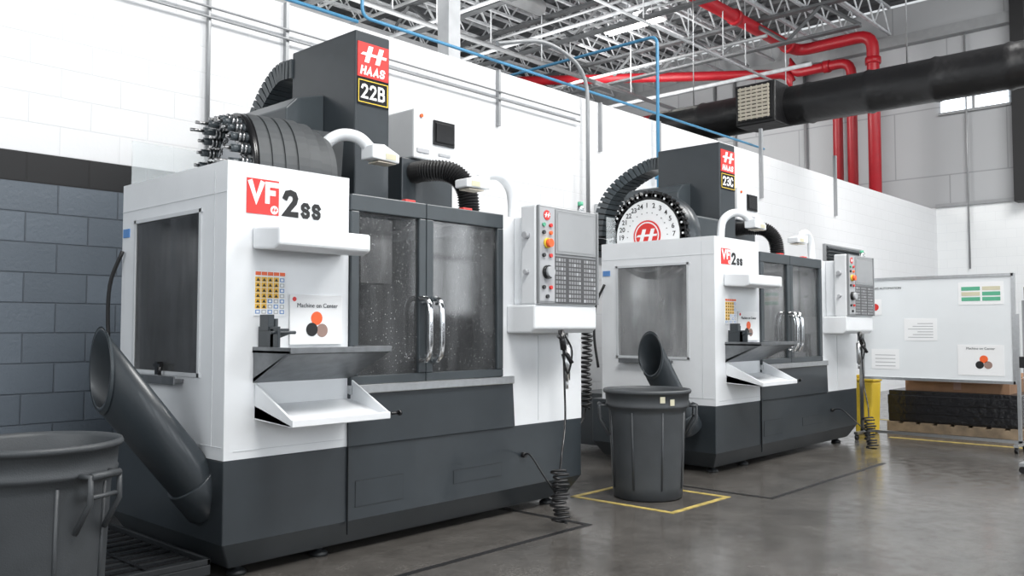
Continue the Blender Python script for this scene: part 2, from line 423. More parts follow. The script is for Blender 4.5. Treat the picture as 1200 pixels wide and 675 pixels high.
for (xx, yy) in ((8.0, 9.0), (11.0, 9.0), (12.3, 9.0), (13.4, 9.0), (15.0, 9.0), (16.4, 9.0), (17.4, 9.0), (19.4, 9.0), (7.9, 12.2), (10.0, 12.2), (11.1, 12.2), (12.6, 12.2), (14.2, 12.2), (15.2, 12.2), (17.6, 12.2), (9.6, 16), (12.3, 16), (14.0, 16), (16.5, 16), (18.8, 16)):
    o = r0.copy(); COL.objects.link(o); o.location = (xx, yy, 7.06); rl.append(o)
for o in rl: tag(o, 'thin steel hanger rod dropping from the joists to a conduit', 'hanger rod', 'hanger rods')
def postm(x, y):
    w = MB().box(x-.12, x+.12, y-.12, y+.12, 0.0, ZC-.1).box(x-.2, x+.2, y-.2, y+.2, 0, 0.02)
    return tag(w.obj('building_column', 'post'), 'white square steel column rising to the roof', 'column', 'steel columns')
postm(8.8, 9.4)
def fixture(x, y, z, L=2.4):
    e = empty('strip_light', (x, y, z), 'white ceiling-hung fluorescent strip light, switched on', 'ceiling light', 'strip lights')
    MB().prism('y', [(-.16, 0), (-.07, .09), (.07, .09), (.16, 0)], 0, L).obj('housing', 'post', e)
    for dx in (-.07, .07): MB().cyl((dx, .03, -.01), (dx, L-.03, -.01), .028, 8).obj('tube', 'lamp', e)
    for yy in (.3, L-.3): MB().cyl((0, yy, .09), (0, yy, ZC-z-.02), .008, 5).obj('suspension_wire', 'steel', e)
fixture(15.5, 9.9, 7.85, 1.5); fixture(8.0, 17.3, 7.9); fixture(15.9, 18.5, 7.9); fixture(4.9, 15.3, 7.9)  # all but the first are out of view, added for light
tag(MB().tube([(1.5, 11.2, 7.7), (13.0, 11.2, 7.7)], .16, 18).obj('air_duct', 'gutter'), 'small grey round duct hung under the roof joists', 'duct')
tag(MB().box(2.0, 13.0, 14.2, 14.7, 7.2, 7.55).obj('air_duct', 'gutter'), 'rectangular grey sheet-metal duct under the roof', 'duct')

# ------------------------------------------------------------------ pipes on walls / ceiling
def pipe(paths, m, name, label, cat, r, flanges=None, group=None):
    w = MB()
    for p in paths: w.tube(p, r, 16)
    for f in (flanges or []): w.cyl(f[0], f[1], r*1.25, 18)
    return tag(w.obj(name, m), label, cat, group)
def corner(pts, rad=0.3, n=5):
    out = [Vector(pts[0])]
    for i in range(1, len(pts)-1):
        a, b, c = Vector(pts[i-1]), Vector(pts[i]), Vector(pts[i+1])
        p = b+(a-b).normalized()*rad; q_ = b+(c-b).normalized()*rad
        for k in range(n+1):
            t = k/n; out.append(p*(1-t)**2+b*2*t*(1-t)+q_*t*t)
    out.append(Vector(pts[-1])); return out
pipe([corner([(20.8, 7.98, 0), (20.8, 7.98, 7.72), (20.8, 9.5, 7.72), (20.8, 9.5, 7.72+.001), (16.2, 15.5, 7.72)], .3)], 'redpipe', 'sprinkler_pipe', 'thick red sprinkler main bending and crossing under the joists', 'pipe', .12,
     [((20.8, 7.98, 7.1), (20.8, 7.98, 7.25)), ((20.8, 8.5, 7.72), (20.8, 8.65, 7.72))])
pipe([corner([(20.3, 7.28, 0), (20.3, 7.28, 8.10), (20.3, 9.1, 8.10), (9.0, 9.1, 8.10)], .35)], 'redpipe', 'sprinkler_pipe', 'thick red sprinkler main dropping beside the black duct', 'pipe', .14,
     [((20.3, 7.28, 7.4), (20.3, 7.28, 7.55)), ((19.8, 9.1, 8.10), (19.65, 9.1, 8.10)), ((17.2, 9.1, 8.10), (17.05, 9.1, 8.10))])
pipe([corner([(21.1, 8.45, 0), (21.1, 8.45, 7.35), (21.1, 26, 7.35)], .3)], 'redpipe', 'sprinkler_pipe', 'red branch pipe running away along the end wall', 'pipe', .12)
w = MB(); w.tube(corner([(4.9, YW+3, 6.2), (4.9, YW+.12, 6.2), (4.9, YW+.12, 4.16), (13.0, YW+.12, 4.16)], .1), .017, 10)
tag(w.obj('air_line', 'blue'), 'blue compressed-air line running along the wall top', 'pipe')
w = MB().tube([(1.0, YW+.12, 4.1), (4.85, YW+.12, 4.1)], .017, 10)
tag(w.obj('air_line', 'blue'), 'blue compressed-air line running along the wall top', 'pipe')
w = MB(); w.tube(corner([(9.55, YW-.1, 2.9), (9.55, YW-.1, 5.1), (9.55, YW+2.6, 5.1), (9.55, YW+9.5, 5.1)], .12), .022, 10)
w.cyl((9.55, YW-.1, 3.2), (9.55, YW-.1, 3.3), .045, 10)
tag(w.obj('air_line', 'blue'), 'blue drop pipe hanging down in front of the white wall', 'pipe')
for zz in (3.76, 3.68):
    tag(MB().tube([(1.0, YW-.06, zz), (7.95, YW-.06, zz)], .010, 8).obj('conduit', 'gutter'), 'thin grey conduit fixed along the white wall', 'conduit')
for xx in (4.0, 6.6, 8.4, 9.7):
    o = MB().box(xx-.015, xx+.015, YW-.045, YW, 3.4, 4.0).obj('strut_channel', 'gutter')
    tag(o, 'short vertical steel strut channel bolted to the white wall', 'bracket', 'strut channels')
for xx in (12.6, 15.5):
    o = MB().box(xx-.025, xx+.025, YW-.05, YW, 3.3, 4.4).obj('strut_channel', 'gutter'); tag(o, 'short vertical steel strut channel bolted to the white wall', 'bracket', 'strut channels')
pipe([[(3.3, YW-.03, 2.44), (3.3, YW-.03, 4.6)]], 'gutter', 'conduit', 'thin vertical grey conduit on the white wall', 'conduit', .016)
pipe([corner([(8.05, YW-.1, 1.9), (8.05, YW-.1, 4.3), (7.3, YW-.1, 4.5), (6.5, YW-.1, 4.25)], .35)], 'gutter', 'vent_pipe', 'pale grey pipe rising up the wall and bending over its top', 'pipe', .024)
w = MB().box(8.3, 8.62, YW-.14, YW, 2.15, 2.75).box(8.33, 8.59, YW-.15, YW-.14, 2.18, 2.72)
tag(w.obj('junction_box', 'white2', bevel=.006), 'white electrical junction box on the block wall', 'electrical box')
tag(MB().tube([(XR-.05, 5.6, 2.6), (XR-.05, 5.6, 8.0)], .02, 8).obj('conduit', 'gutter'), 'vertical grey conduit on the end wall', 'conduit')
for yy in (9.4, 11.4, 12.0):
    tag(MB().tube([(XR-.05, yy, 0), (XR-.05, yy, 8.0)], .04, 8).obj('conduit', 'gutter'), 'vertical grey conduit on the end wall', 'conduit')
for k, (xx, y0, zz, r_) in enumerate([(2.0, 7.2, 7.3, .03), (3.4, 7.4, 7.35, .04), (5.6, 7.2, 7.25, .03), (6.6, 8, 7.4, .05), (10.3, 8, 7.3, .03), (11.4, 8.2, 7.35, .04), (12.7, 9, 7.2, .03), (13.6, 8.2, 7.4, .04), (16.8, 8.2, 7.4, .04), (19.0, 8.2, 7.3, .05)]):
    ye = 14.1 if xx < 13 else 28
    tag(MB().tube([(xx, y0, zz), (xx, ye, zz)], r_, 8).obj('conduit', 'joist' if k % 2 else 'gutter'), 'grey overhead conduit run under the roof joists', 'conduit', 'overhead conduits')
for k, (yy, zz, r_) in enumerate([(9.0, 7.0, .03), (12.2, 7.05, .05), (16, 7.0, .04), (20, 7.05, .06)]):
    tag(MB().tube([(1.0, yy, zz), (20.0, yy, zz)], r_, 8).obj('conduit', 'gutter' if k % 2 else 'joist'), 'grey overhead conduit crossing the roof', 'conduit', 'overhead conduits')
# insulated duct
e = empty('air_duct', (14, 0, 5.05), 'large black insulated round ventilation duct hung from the roof', 'duct')
w = MB(); path = []; rr = []
y = -4.0
while y < 10.0:
    path += [(0, y, 0), (0, y+.06, 0), (0, y+.12, 0)]; rr += [.335, .352, .335]; y += 1.0
w.tube(path, rr, 32)
w.obj('duct_body', 'duct', e)
w = MB(); w.tube(smooth_path([(0, 9.9, 0), (.1, 10.5, .0), (1.0, 11.1, .0), (3.5, 11.3, 0)], 6), .33, 28)
w.obj('duct_elbow', 'duct', e)
w = MB().box(-.62, -.1, 6.40, 7.12, -.36, .34)
w.obj('register_box', 'duct', e, bevel=.02)
w = MB().box(-.66, -.62, 6.44, 7.08, -.3, .3)
w.obj('grille_frame', 'blackm', e)
w = MB()
for i in range(9): w.box(-.68, -.655, 6.48, 7.04, -.27+i*.062, -.225+i*.062)
for i in range(6): w.box(-.685, -.665, 6.49+i*.10, 6.51+i*.10, -.28, .28)
w.obj('grille', 'grille', e)
for yy in (-1.5, 1.5, 4.5, 8.3): MB().cyl((0, yy, .3), (0, yy, ZC-5.07), .012, 6).obj('hanger_rod', 'steel', e)

# ------------------------------------------------------------------ CNC machine
def logo_h(c, s, parent, face='y', m='paper'):
    pts1 = [(-.44, -.30), (-.22, -.30), (-.02, .34), (-.24, .34)]
    pts2 = [(.06, -.30), (.28, -.30), (.48, .34), (.26, .34)]
    pts3 = [(-.62, -.04), (.58, -.04), (.62, .07), (-.50, .07)]
    w = MB()
    for k, pts in enumerate((pts1, pts2, pts3)):
        d = -.0006*(k == 2)
        if face == 'y': w.add([(c[0]+p[0]*s, c[1]+d, c[2]+p[1]*s) for p in pts], [(0, 1, 2, 3)])
        else: w.add([(c[0]+d, c[1]-p[0]*s, c[2]+p[1]*s) for p in pts], [(0, 1, 2, 3)])
    return w.obj('emblem_mark', m, parent)

def machine(X, Y, sc, code, cx, cy, cz, near, chx, chy, dc, gside, inlight, label):
    R = empty('cnc_milling_machine', (X, Y, 0), label, 'milling machine', 'vertical milling machines')
    R.scale = sc
    W = 2.83
    def ring(z, i): return [(i, i, z), (W-i, i, z), (W-i, 1.32-i, z), (i, 1.32-i, z)]
    w = MB().loft([ring(.05, .08), ring(.19, 0), ring(.6, 0)])
    base = w.obj('base', 'dark', R, bevel=.008)
    MB().box(.45, 2.4, 1.32, 2.0, .06, .6).obj('rear_base', 'dark', R)
    for (a, b, c, d) in ((.80, 1.14, .26, .40), (1.55, 1.98, .29, .37)):
        w = MB().box(a, b, -.0025, .002, c, d)
        w.box(a-.003, b+.003, -.0015, .002, c-.003, d+.003, 1)
        w.obj('access_panel', ['dark', 'seam'], base)
    MB().box(.74, .743, -.013, 0, .12, .6).obj('seam', 'seam', base)
    for fx, fy in ((.16, .14), (.66, .14), (2.6, .14), (.2, 1.15), (2.6, 1.15)):
        w = MB().lathe((fx, fy, 0), [(.05, 0), (.05, .015), (.028, .03), (.02, .035), (.02, .07)], 14)
        w.obj('levelling_foot', 'seam', R)
    w = MB().prism('y', [(.74, .6), (2.10, .6), (2.08, .89), (.74, .89)], -.012, .03)
    w.obj('front_apron', 'dark', R)
    MB().box(.74, 2.08, -.03, .03, .885, .935).obj('sill_strip', 'steel', R, bevel=.004)
    w = MB()
    w.box(0, .03, 0, .27, .6, 2.09).box(0, .03, 1.01, 1.2, .6, 2.09).box(0, .03, .27, 1.01, .6, 1.02).box(0, .03, .27, 1.01, 1.85, 2.09)
    w.box(.03, .74, 0, .03, .6, 2.09)
    w.box(.71, .74, .03, .10, .6, 2.09)
    w.box(.03, W, 1.17, 1.2, .6, 2.0).box(.03, .74, 1.17, 1.2, 2.0, 2.09)
    w.box(.74, 2.0, .035, .065, .6, .94).box(.74, 2.0, .035, .10, 1.91, 2.0)
    w.prism('y', [(2.10, .6), (W, .6), (W, 2.0), (1.97, 2.0), (1.99, .935), (2.08, .935)], 0, .03)
    w.box(W-.03, W, .03, 1.17, .6, 2.0).box(1.97, W-.03, .03, 1.17, 1.97, 2.0).box(2.0, 2.03, .03, 1.17, .6, 1.97)
    w.box(.03, .74, .03, 1.17, 2.05, 2.09)
    enc = w.obj('enclosure', 'white', R)
    MB().box(1.0, 1.9, 1.2, 1.9, .6, 2.0).obj('rear_enclosure', 'white', R, bevel=.01)
    w = MB().box(.03, 2.0, .06, 1.17, .602, .64).box(.03, 2.0, 1.15, 1.17, .64, 1.96).box(.06, .64, .032, .05, .64, 2.0).box(1.985, 2.0, .06, 1.15, .64, 1.9)
    w.obj('interior_lining', 'inner', R)
    w = MB().box(.5, 1.9, .42, .86, .98, 1.06)
    for i in range(4): w.box(.5, 1.9, .46+i*.1, .49+i*.1, 1.06, 1.075)
    w.box(.9, 1.5, .5, .8, .64, .98)
    w.obj('work_table', 'steel', R)
    w = MB().box(1.3, 1.56, .62, 1.0, 1.55, 1.98).cyl((1.43, .8, 1.55), (1.43, .8, 1.42), .07, 20).cyl((1.43, .8, 1.42), (1.43, .8, 1.3), .03, 16)
    w.obj('spindle_head', 'gutter', R)
    for bx in ((-.003, 0, .02, 1.19, .66, .664), (-.003, 0, .12, .123, .66, 2.05), (.05, .72, -.003, 0, .64, .643), (2.35, 2.353, -.003, 0, .62, 1.2), (-.003, 0, .0, 1.2, 1.93, 1.933)):
        MB().box(*bx).obj('panel_seam', 'white2', enc)
    w = MB().box(-.006, 0, 1.1, 1.18, 1.78, 1.83); w.obj('sticker', 'bluesticker', enc)
    w = MB().box(-.008, 0, .24, 1.04, 1.85, 1.87).box(-.008, 0, .24, 1.04, 1.0, 1.02).box(-.008, 0, .25, .27, 1.0, 1.87).box(-.008, 0, 1.01, 1.03, 1.0, 1.87)
    sw = w.obj('side_window', 'white2', R)
    MB().box(.0, .008, .27, 1.01, 1.02, 1.85).obj('window_pane', gside, sw)
    w = MB().box(-.05, 0, .42, .97, .965, .985).box(-.055, -.045, .42, .97, .955, 1.0)
    w.obj('sill_handle', 'galv', R, bevel=.003)
    w = MB().box(-.03, 0, .66, .69, 1.0, 1.07).box(-.04, -.02, .61, .69, 1.045, 1.06).cyl((-.035, .62, 1.0), (-.035, .62, 1.05), .009, 8)
    w.obj('latch', 'blackm', R)
    def door(x0, x1, hx):
        f = .055
        w = MB().box(x0, x1, -.02, .03, 1.91, 2.005).box(x0, x1, -.02, .03, .935, .985)
        w.box(x0, x0+f, -.02, .03, .985, 1.91).box(x1-f, x1, -.02, .03, .985, 1.91)
        d = w.obj('door', 'dark2', R, bevel=.006)
        MB().box(x0+f, x1-f, 0, .008, .985, 1.91).obj('door_pane', 'glass', d)
        p = [(hx, -.02, 1.43), (hx, -.075, 1.425), (hx, -.105, 1.37), (hx, -.11, 1.25), (hx, -.105, 1.12), (hx, -.075, 1.065), (hx, -.02, 1.06)]
        MB().tube(smooth_path(p, 5), .017, 12).obj('handle', 'chrome', d)
        p = [(hx+.03, -.02, 1.40), (hx+.03, -.06, 1.39), (hx+.03, -.075, 1.25), (hx+.03, -.06, 1.10), (hx+.03, -.02, 1.09)]
        MB().tube(smooth_path(p, 5), .009, 10).obj('handle_guard', 'chrome', d)
    door(.745, 1.30, 1.255); door(1.304, 1.98, 1.35)
    w = MB().box(1.16, 1.24, .01, .05, 2.005, 2.022).box(1.64, 1.72, .01, .05, 2.005, 2.022)
    w.objs('interlock_switch', 'red', R, bevel=.004)
    w = MB().prism('x', [(0, 1.655), (-.2, 1.64), (-.25, 1.66), (-.25, 1.75), (0, 1.77)], .14, .70)
    w.obj('canopy_ledge', 'white', R, bevel=.012)
    w = MB().box(.15, .77, -.34, 0, 1.128, 1.142)
    w.box(.15, .77, -.345, -.335, 1.128, 1.158).box(.15, .157, -.34, 0, 1.128, 1.158).box(.763, .77, -.34, 0, 1.128, 1.158)
    w.prism('x', [(0, 1.13), (-.32, 1.13), (0, .975)], .155, .172).prism('x', [(0, 1.13), (-.32, 1.13), (0, .975)], .75, .765)
    w.prism('x', [(0, 1.0), (-.32, 1.135), (-.33, 1.125), (0, .975)], .155, .765)
    w.obj('tool_shelf', 'galv', R, bevel=.002)
    w = MB().box(.17, .185, -.2, -.02, 1.14, 1.26).prism('y', [(.17, 1.25), (.26, 1.25), (.26, 1.22), (.2, 1.2), (.2, 1.14), (.17, 1.14)], -.16, -.13)
    w.box(.165, .20, -.12, -.04, 1.24, 1.32).cyl((.15, -.17, 1.23), (.29, -.17, 1.23), .009, 8).cyl((.22, -.1, 1.14), (.22, -.1, 1.3), .012, 8)
    w.obj('shelf_bracket', 'dark', R, bevel=.002)
    w = MB()
    side = [(0, .79), (-.33, .775), (-.34, .81), (0, .975)]
    w.prism('x', side, .165, .178).prism('x', side, .752, .765)
    w.prism('x', [(0, .795), (-.33, .775), (-.33, .787), (0, .865)], .165, .765)
    w.box(.165, .765, -.345, -.33, .775, .812)
    w.obj('catch_tray', 'white', R, bevel=.004)
    w = MB().cyl((.775, -.33, .80), (.83, -.33, .80), .008, 8).cyl((.83, -.33, .80), (.845, -.33, .80), .015, 10)
    w.obj('tray_knob', 'blackm', R)
    # VF badge
    fs_ = 1.0 if near else .78
    bx0 = .105; bz1 = 2.015 if near else 1.99
    def bp_(v): return bx0+(v-.105)*fs_
    def bq_(v): return bz1-(2.015-v)*fs_
    w = MB().box(bp_(.105), bp_(.29), -.004, 0, bq_(1.835), bz1)
    bd = w.obj('model_badge', 'red', R)
    block_text('VF', bp_(.112), bq_(1.892), .113*fs_, .24, -.0055, 'paper', bd, sx=.86, gap=.04)
    w = MB().cyl((bp_(.262), -.005, bq_(1.862)), (bp_(.262), -.007, bq_(1.862)), .022*fs_, 20); w.obj('roundel', 'paper', bd)
    logo_h((bp_(.262), -.0085, bq_(1.862)), .03*fs_, bd, m='red')
    block_text('2', bp_(.315), bq_(1.835), .145*fs_, .22, -.003, 'black', R, sx=.75)
    block_text('SS', bp_(.425), bq_(1.835), .085*fs_, .25, -.003, 'black', R, sx=.75, gap=.14)
    # safety sticker sheet
    w = MB().box(.155, .335, -.004, 0, 1.315, 1.545)
    for r in range(8):
        for c in range(5):
            a = .158+c*.0352; b = 1.516-r*.0275
            mi = 3 if r == 0 else (1 if r in (1, 2, 3, 4) and c < 4 or (r in (5, 6) and c < 2) else 2)
            if mi == 1:
                w.box(a+.001, a+.032, -.0048, -.004, b, b+.025, 1)
                w.add([(a+.006, -.0052, b+.004), (a+.027, -.0052, b+.004), (a+.0165, -.0052, b+.021)], [(0, 1, 2)], 4)
            elif mi == 2:
                w.box(a+.003, a+.029, -.005, -.004, b+.002, b+.022, 2 if (r+c) % 2 else 5)
                w.box(a+.008, a+.024, -.0056, -.005, b+.006, b+.018, 0)
            else:
                w.box(a+.002, a+.033, -.005, -.004, b+.006, b+.024, 3)
    w.obj('safety_sticker', ['paper', 'yellowp', 'bluesticker', 'orange', 'black', 'key'], R)
    # sign card
    sgn = MB().box(.36, .69, -.012, -.004, 1.165, 1.43).obj('sign_card', 'paper', R, bevel=.002)
    text('Machine on Center', .033, (.53, -.0135, 1.372), FR, 'dark', sgn)
    w = MB().cyl((.385, -.0125, 1.405), (.385, -.014, 1.405), .012, 14); w.obj('printed_dot', 'red', sgn)
    for (a, b, m_) in ((.525, 1.305, 'orange'), (.495, 1.245, 'black'), (.56, 1.24, 'brown')):
        MB().cyl((a, -.0125, b), (a, -.0135-.0006*(m_ == 'black'), b), .036, 24).obj('printed_circle', m_, sgn)
    # pendant
    w = MB().prism('x', [(-.25, 1.405), (-.25, 1.25), (-.21, 1.22), (0, 1.22), (0, 1.405)], 2.03, 2.69)
    w.prism('z', [(2.04, -.25), (2.69, -.25), (2.69, -.12), (2.04, -.12)], 1.405, 2.06)
    w.box(2.1, 2.6, -.12, .0, 1.405, 2.0)
    pd = w.obj('control_pendant', 'white', R, bevel=.012)
    w = MB().box(2.05, 2.685, -.262, -.25, 1.415, 2.055)
    w.box(2.045, 2.057, -.275, -.25, 1.415, 2.055).box(2.67, 2.685, -.275, -.25, 1.415, 2.055)
    w.obj('control_face', 'pend', pd, bevel=.003)
    w = MB().box(2.06, 2.215, -.2645, -.262, 1.43, 2.045); w.obj('side_strip', 'key', pd)
    w = MB().box(2.22, 2.665, -.268, -.262, 1.745, 2.04); w.obj('screen_bezel', 'pend', pd, bevel=.003)
    w = MB().box(2.245, 2.64, -.2695, -.268, 1.765, 2.02); w.obj('screen', 'screen', pd)
    w = MB().box(2.222, 2.664, -.2645, -.262, 1.42, 1.73, 2)
    for r in range(10):
        for c in range(16):
            if c in (4, 10): continue
            a = 2.227+c*.0273; b = 1.428+r*.0300
            w.box(a, a+.020, -.2665, -.262, b, b+.020, 0 if (r*7+c*3) % 11 else 1)
    w.obj('keypad', ['keym', 'key', 'keyd'], pd)
    w = MB().cyl((2.135, -.264, 1.81), (2.135, -.28, 1.81), .034, 20, 1).cyl((2.135, -.28, 1.81), (2.135, -.305, 1.81), .028, 20)
    w.obj('emergency_stop_button', ['orange', 'yellow'], pd)
    w = MB().cyl((2.135, -.264, 1.62), (2.135, -.285, 1.62), .045, 24).cyl((2.135, -.285, 1.62), (2.135, -.31, 1.62), .035, 24, 1)
    w.obj('jog_dial', ['blackm', 'key'], pd)
    for (a, b, m_) in ((2.10, 1.93, 'green'), (2.17, 1.93, 'red'), (2.10, 1.88, 'blackm'), (2.17, 1.88, 'orange'), (2.10, 1.73, 'blackm'), (2.17, 1.73, 'red'), (2.10, 1.52, 'blackm'), (2.17, 1.52, 'red'), (2.135, 1.46, 'blackm')):
        MB().cyl((a, -.264, b), (a, -.278, b), .013, 12).obj('push_button', m_, pd)
    MB().cyl((2.135, -.2645, 1.995), (2.135, -.268, 1.995), .033, 24).obj('emblem', 'red', pd)
    logo_h((2.135, -.2695, 1.995), .05, pd)
    w = MB().cyl((2.04, -.18, 1.86), (2.005, -.18, 1.86), .022, 14); w.cyl((2.04, -.18, 1.62), (2.01, -.18, 1.62), .016, 12)
    w.objs('side_knob', 'key', pd)
    w = MB().cyl((2.6, -.18, 2.06), (2.6, -.18, 2.11), .024, 16).cyl((2.6, -.18, 2.11), (2.6, -.18, 2.14), .020, 16, 1)
    w.obj('beacon', ['steel', 'green'], pd)
    # carousel
    L = .5 if near else .26
    k_ = 1.0 if near else 1.07
    w = MB()
    if near:
        px_l = []; pr_l = []
        for j in range(6):
            xa = cx+.01+j*.075
            px_l += [(xa, cy, cz), (xa+.062, cy, cz), (xa+.064, cy, cz), (xa+.073, cy, cz)]; rr_ = .385-(.012*max(0, j-3)**2)
            pr_l += [rr_, rr_, rr_-.010, rr_-.010]
        px_l.append((cx+L, cy, cz)); pr_l.append(.31)
        w.tube(px_l, pr_l, 48, sm=False)
    else:
        w.tube([(cx+.01, cy, cz), (cx+L*.8, cy, cz), (cx+L, cy, cz)], [.385*k_, .385*k_, .345*k_], 48)
    w.prism('x', [(cy+.1, cz), (cy+.38, cz-.02), (cy+.38, cz+.16), (cy+.05, cz+.37*k_)], cx+.01, cx+L+.2)
    car = w.obj('tool_carousel', 'dull' if near else 'dark', R)
    if not near: MB().box(cx+L-.02, 1.28, cy-.12, cy+.3, 2.0, cz+.26).obj('carousel_arm', 'dark2', car, bevel=.02)
    MB().cyl((cx+.012, cy, cz), (cx-.03, cy, cz), .382 if near else .375*k_, 48).obj('carousel_rim', 'blackm', car)
    dr = .28 if near else .325*k_
    MB().cyl((cx-.03, cy, cz), (cx-.04, cy, cz), dr, 48).obj('carousel_disc', 'paper' if not near else 'key', car)
    if not near:
        MB().cyl((cx-.04, cy, cz), (cx-.0445, cy, cz), .150, 36).obj('emblem', 'red', car)
        MB().cyl((cx-.0445, cy, cz), (cx-.046, cy, cz), .134, 36).obj('emblem_ring', 'paper', car)
        MB().cyl((cx-.046, cy, cz), (cx-.0475, cy, cz), .121, 36).obj('emblem_field', 'red', car)
        logo_h((cx-.049, cy, cz), .19, car, face='x')
    n = 26 if near else 24
    for i in range(n):
        a = 2*pi*i/n; sa = math.sin(a); ca = math.cos(a)
        rad = .335 if near else .375*k_
        yy = cy-sa*rad; zz = cz+ca*rad
        if zz < 1.98: continue
        if near:
            w = MB().cyl((cx+.0, yy, zz), (cx-.05, yy, zz), .030, 14, 0).cyl((cx-.05, yy, zz), (cx-.062, yy, zz), .036, 14, 1)
            ln = .01+random.random()*.09
            w.cyl((cx-.062, yy, zz), (cx-.072, yy, zz), .030, 14, 0).cyl((cx-.072, yy, zz), (cx-.084, yy, zz), .036, 14, 1)
            w.cyl((cx-.084, yy, zz), (cx-.12-ln*.3, yy, zz), .022, 12, 0)
            w.cyl((cx-.12-ln*.3, yy, zz), (cx-.13-ln, yy, zz), .010, 8, 1)
            w.obj('tool_holder', ['dark2', 'gun'], car)
        else:
            # forked gripper pocket on the rim: block with a pale roundel
            w = MB(); u = Vector((0, -sa, ca)); v = Vector((0, -ca, -sa)); c0 = Vector((cx, cy, cz))+u*rad
            def qd(du0, du1, dv0, dv1):
                pts = [c0+u*a_+v*b_ for a_, b_ in ((du0, dv0), (du1, dv0), (du1, dv1), (du0, dv1))]
                r0_ = [p+Vector((-.045, 0, 0)) for p in pts]; w.loft([pts, r0_])
            qd(-.03, .032, -.036, -.014); qd(-.03, .032, .014, .036); qd(-.034, .006, -.036, .036)
            w.obj('tool_pocket', ['blackm'], car)
            p0 = c0-u*.012
            MB().cyl((cx-.045, p0.y, p0.z), (cx-.049, p0.y, p0.z), .010, 10).obj('pocket_roundel', 'paper', car)
        rad = .245 if near else .292
        yy = cy-sa*rad; zz = cz+ca*rad
        text(str(i+1), .066, (cx-.0415, yy, zz), LF, 'black', car, name='pocket_number', bold=.01)
        yy = cy-sa*.222; zz = cz+ca*.222
        if not near: MB().cyl((cx-.04, yy, zz), (cx-.043, yy, zz), .006, 8).obj('screw', 'gun', car)
    if near:
        ang = math.radians(-12)
        car.rotation_euler = (0, 0, ang)
        c0 = Vector((cx, cy, 0)); rc = Matrix.Rotation(ang, 3, 'Z') @ c0
        car.location = c0-rc
    # spindle column
    w = MB().box(1.28+dc, 1.57+dc, .67, 1.42, 1.95, 3.24)
    col = w.obj('spindle_column', 'dark', R, bevel=.012)
    w = MB().prism('y', [(.98, 2.0), (1.28, 2.0), (1.28, 2.86), (1.06, 2.80), (.98, 2.72)], 1.02, 1.7)
    w.obj('rear_cover', 'dark2', col, bevel=.01)
    MB().box(1.28, 1.75, 1.42, 1.8, 2.0, 2.7).obj('rear_housing', 'dark', col, bevel=.01)
    lp = MB().box(1.295+dc, 1.555+dc, .664, .67, 2.93, 3.165).obj('logo_plate', 'red', col)
    logo_h((1.425+dc, .661, 3.085), .18, lp)
    block_text('HAAS', 1.312+dc, 2.945, .062, .24, .661, 'paper', lp, sx=.85, gap=.09, shear=.2)
    npt = MB().box(1.295+dc, 1.555+dc, .664, .67, 2.745, 2.925).obj('number_plate', 'blackm', col)
    block_text(code, 1.322+dc, 2.785, .10, .17, .661, 'paper', npt, sx=.74, gap=.10)
    w = MB()
    for (a, b, c, d) in ((1.30, 1.55, 2.905, 2.911), (1.30, 1.55, 2.757, 2.763), (1.30, 1.306, 2.763, 2.905), (1.544, 1.55, 2.763, 2.905)): w.box(a+dc, b+dc, .662, .664, c, d)
    w.obj('plate_border', 'yellow', npt)
    # electrics box + hose
    w = MB().box(2.05, 2.5, .97, 1.42, 2.53, 2.91)
    eb = w.obj('oil_cooler', 'white', R, bevel=.015)
    w = MB().box(2.24, 2.46, .955, .97, 2.66, 2.85).box(2.26, 2.44, .945, .955, 2.68, 2.83); w.obj('vent_window', ['blackm'], eb, bevel=.004)
    w = MB().cyl((2.12, .955, 2.86), (2.12, .97, 2.86), .014, 14); w.obj('indicator', 'orange', eb)
    w = MB().box(2.08, 2.2, .962, .97, 2.58, 2.61).box(2.3, 2.42, .962, .97, 2.58, 2.6); w.objs('label_strip', 'key', eb)
    w = MB().box(1.96, 2.48, 1.0, 1.5, 1.98, 2.53); w.obj('side_cabinet', 'dark', R, bevel=.01)
    P = smooth_path([(2.08, 1.02, 2.42), (2.12, .90, 2.43), (2.22, .74, 2.41), (2.29, .66, 2.3), (2.31, .64, 2.12), (2.31, .64, 1.98)], 9)
    P2 = []
    rr = []
    for i in range(len(P)-1):
        for k in range(2): P2.append(P[i].lerp(P[i+1], k/2)); rr.append(.082 if k else .068)
    MB().tube(P2, rr, 20, sm=False).obj('exhaust_hose', 'black', R)
    # worklights
    def lamp(pts, hx, hy, hz, fl):
        w = MB().tube(smooth_path(pts, 6), .038, 16)
        lm = w.obj('work_light', 'white', R)
        w = MB().prism('y', [(hx-.05, hz+.05), (hx+.04, hz+.06), (hx+.16, hz+.01), (hx+.16, hz-.045), (hx-.05, hz-.035)] if not fl else
                       [(hx+.05, hz+.05), (hx-.04, hz+.05), (hx-.17, hz+.015), (hx-.17, hz-.04), (hx+.05, hz-.035)], hy-.06, hy+.06)
        w.obj('lamp_head', 'white', lm, bevel=.008)
        s_ = -1 if fl else 1
        a, b = sorted((hx+.0*s_, hx+.14*s_))
        w = MB().box(a, b, hy-.05, hy+.05, hz-.052, hz-.046); w.obj('lamp_lens', 'grille', lm)
        a, b = sorted((hx+.05*s_, hx+.13*s_))
        w = MB().box(a, b, hy-.063, hy-.06, hz-.03, hz+.005); w.obj('caution_label', 'cream', lm)
    lamp([(.86, .46, 1.98), (.86, .46, 2.24), (.88, .44, 2.36), (.96, .39, 2.43), (1.05, .33, 2.42), (1.12, .29, 2.35)], 1.12, .27, 2.32, False)
    lamp([(2.42, .3, 1.99), (2.42, .3, 2.14), (2.38, .29, 2.26), (2.26, .27, 2.33), (2.10, .24, 2.32), (1.98, .21, 2.26)], 1.97, .2, 2.23, True)
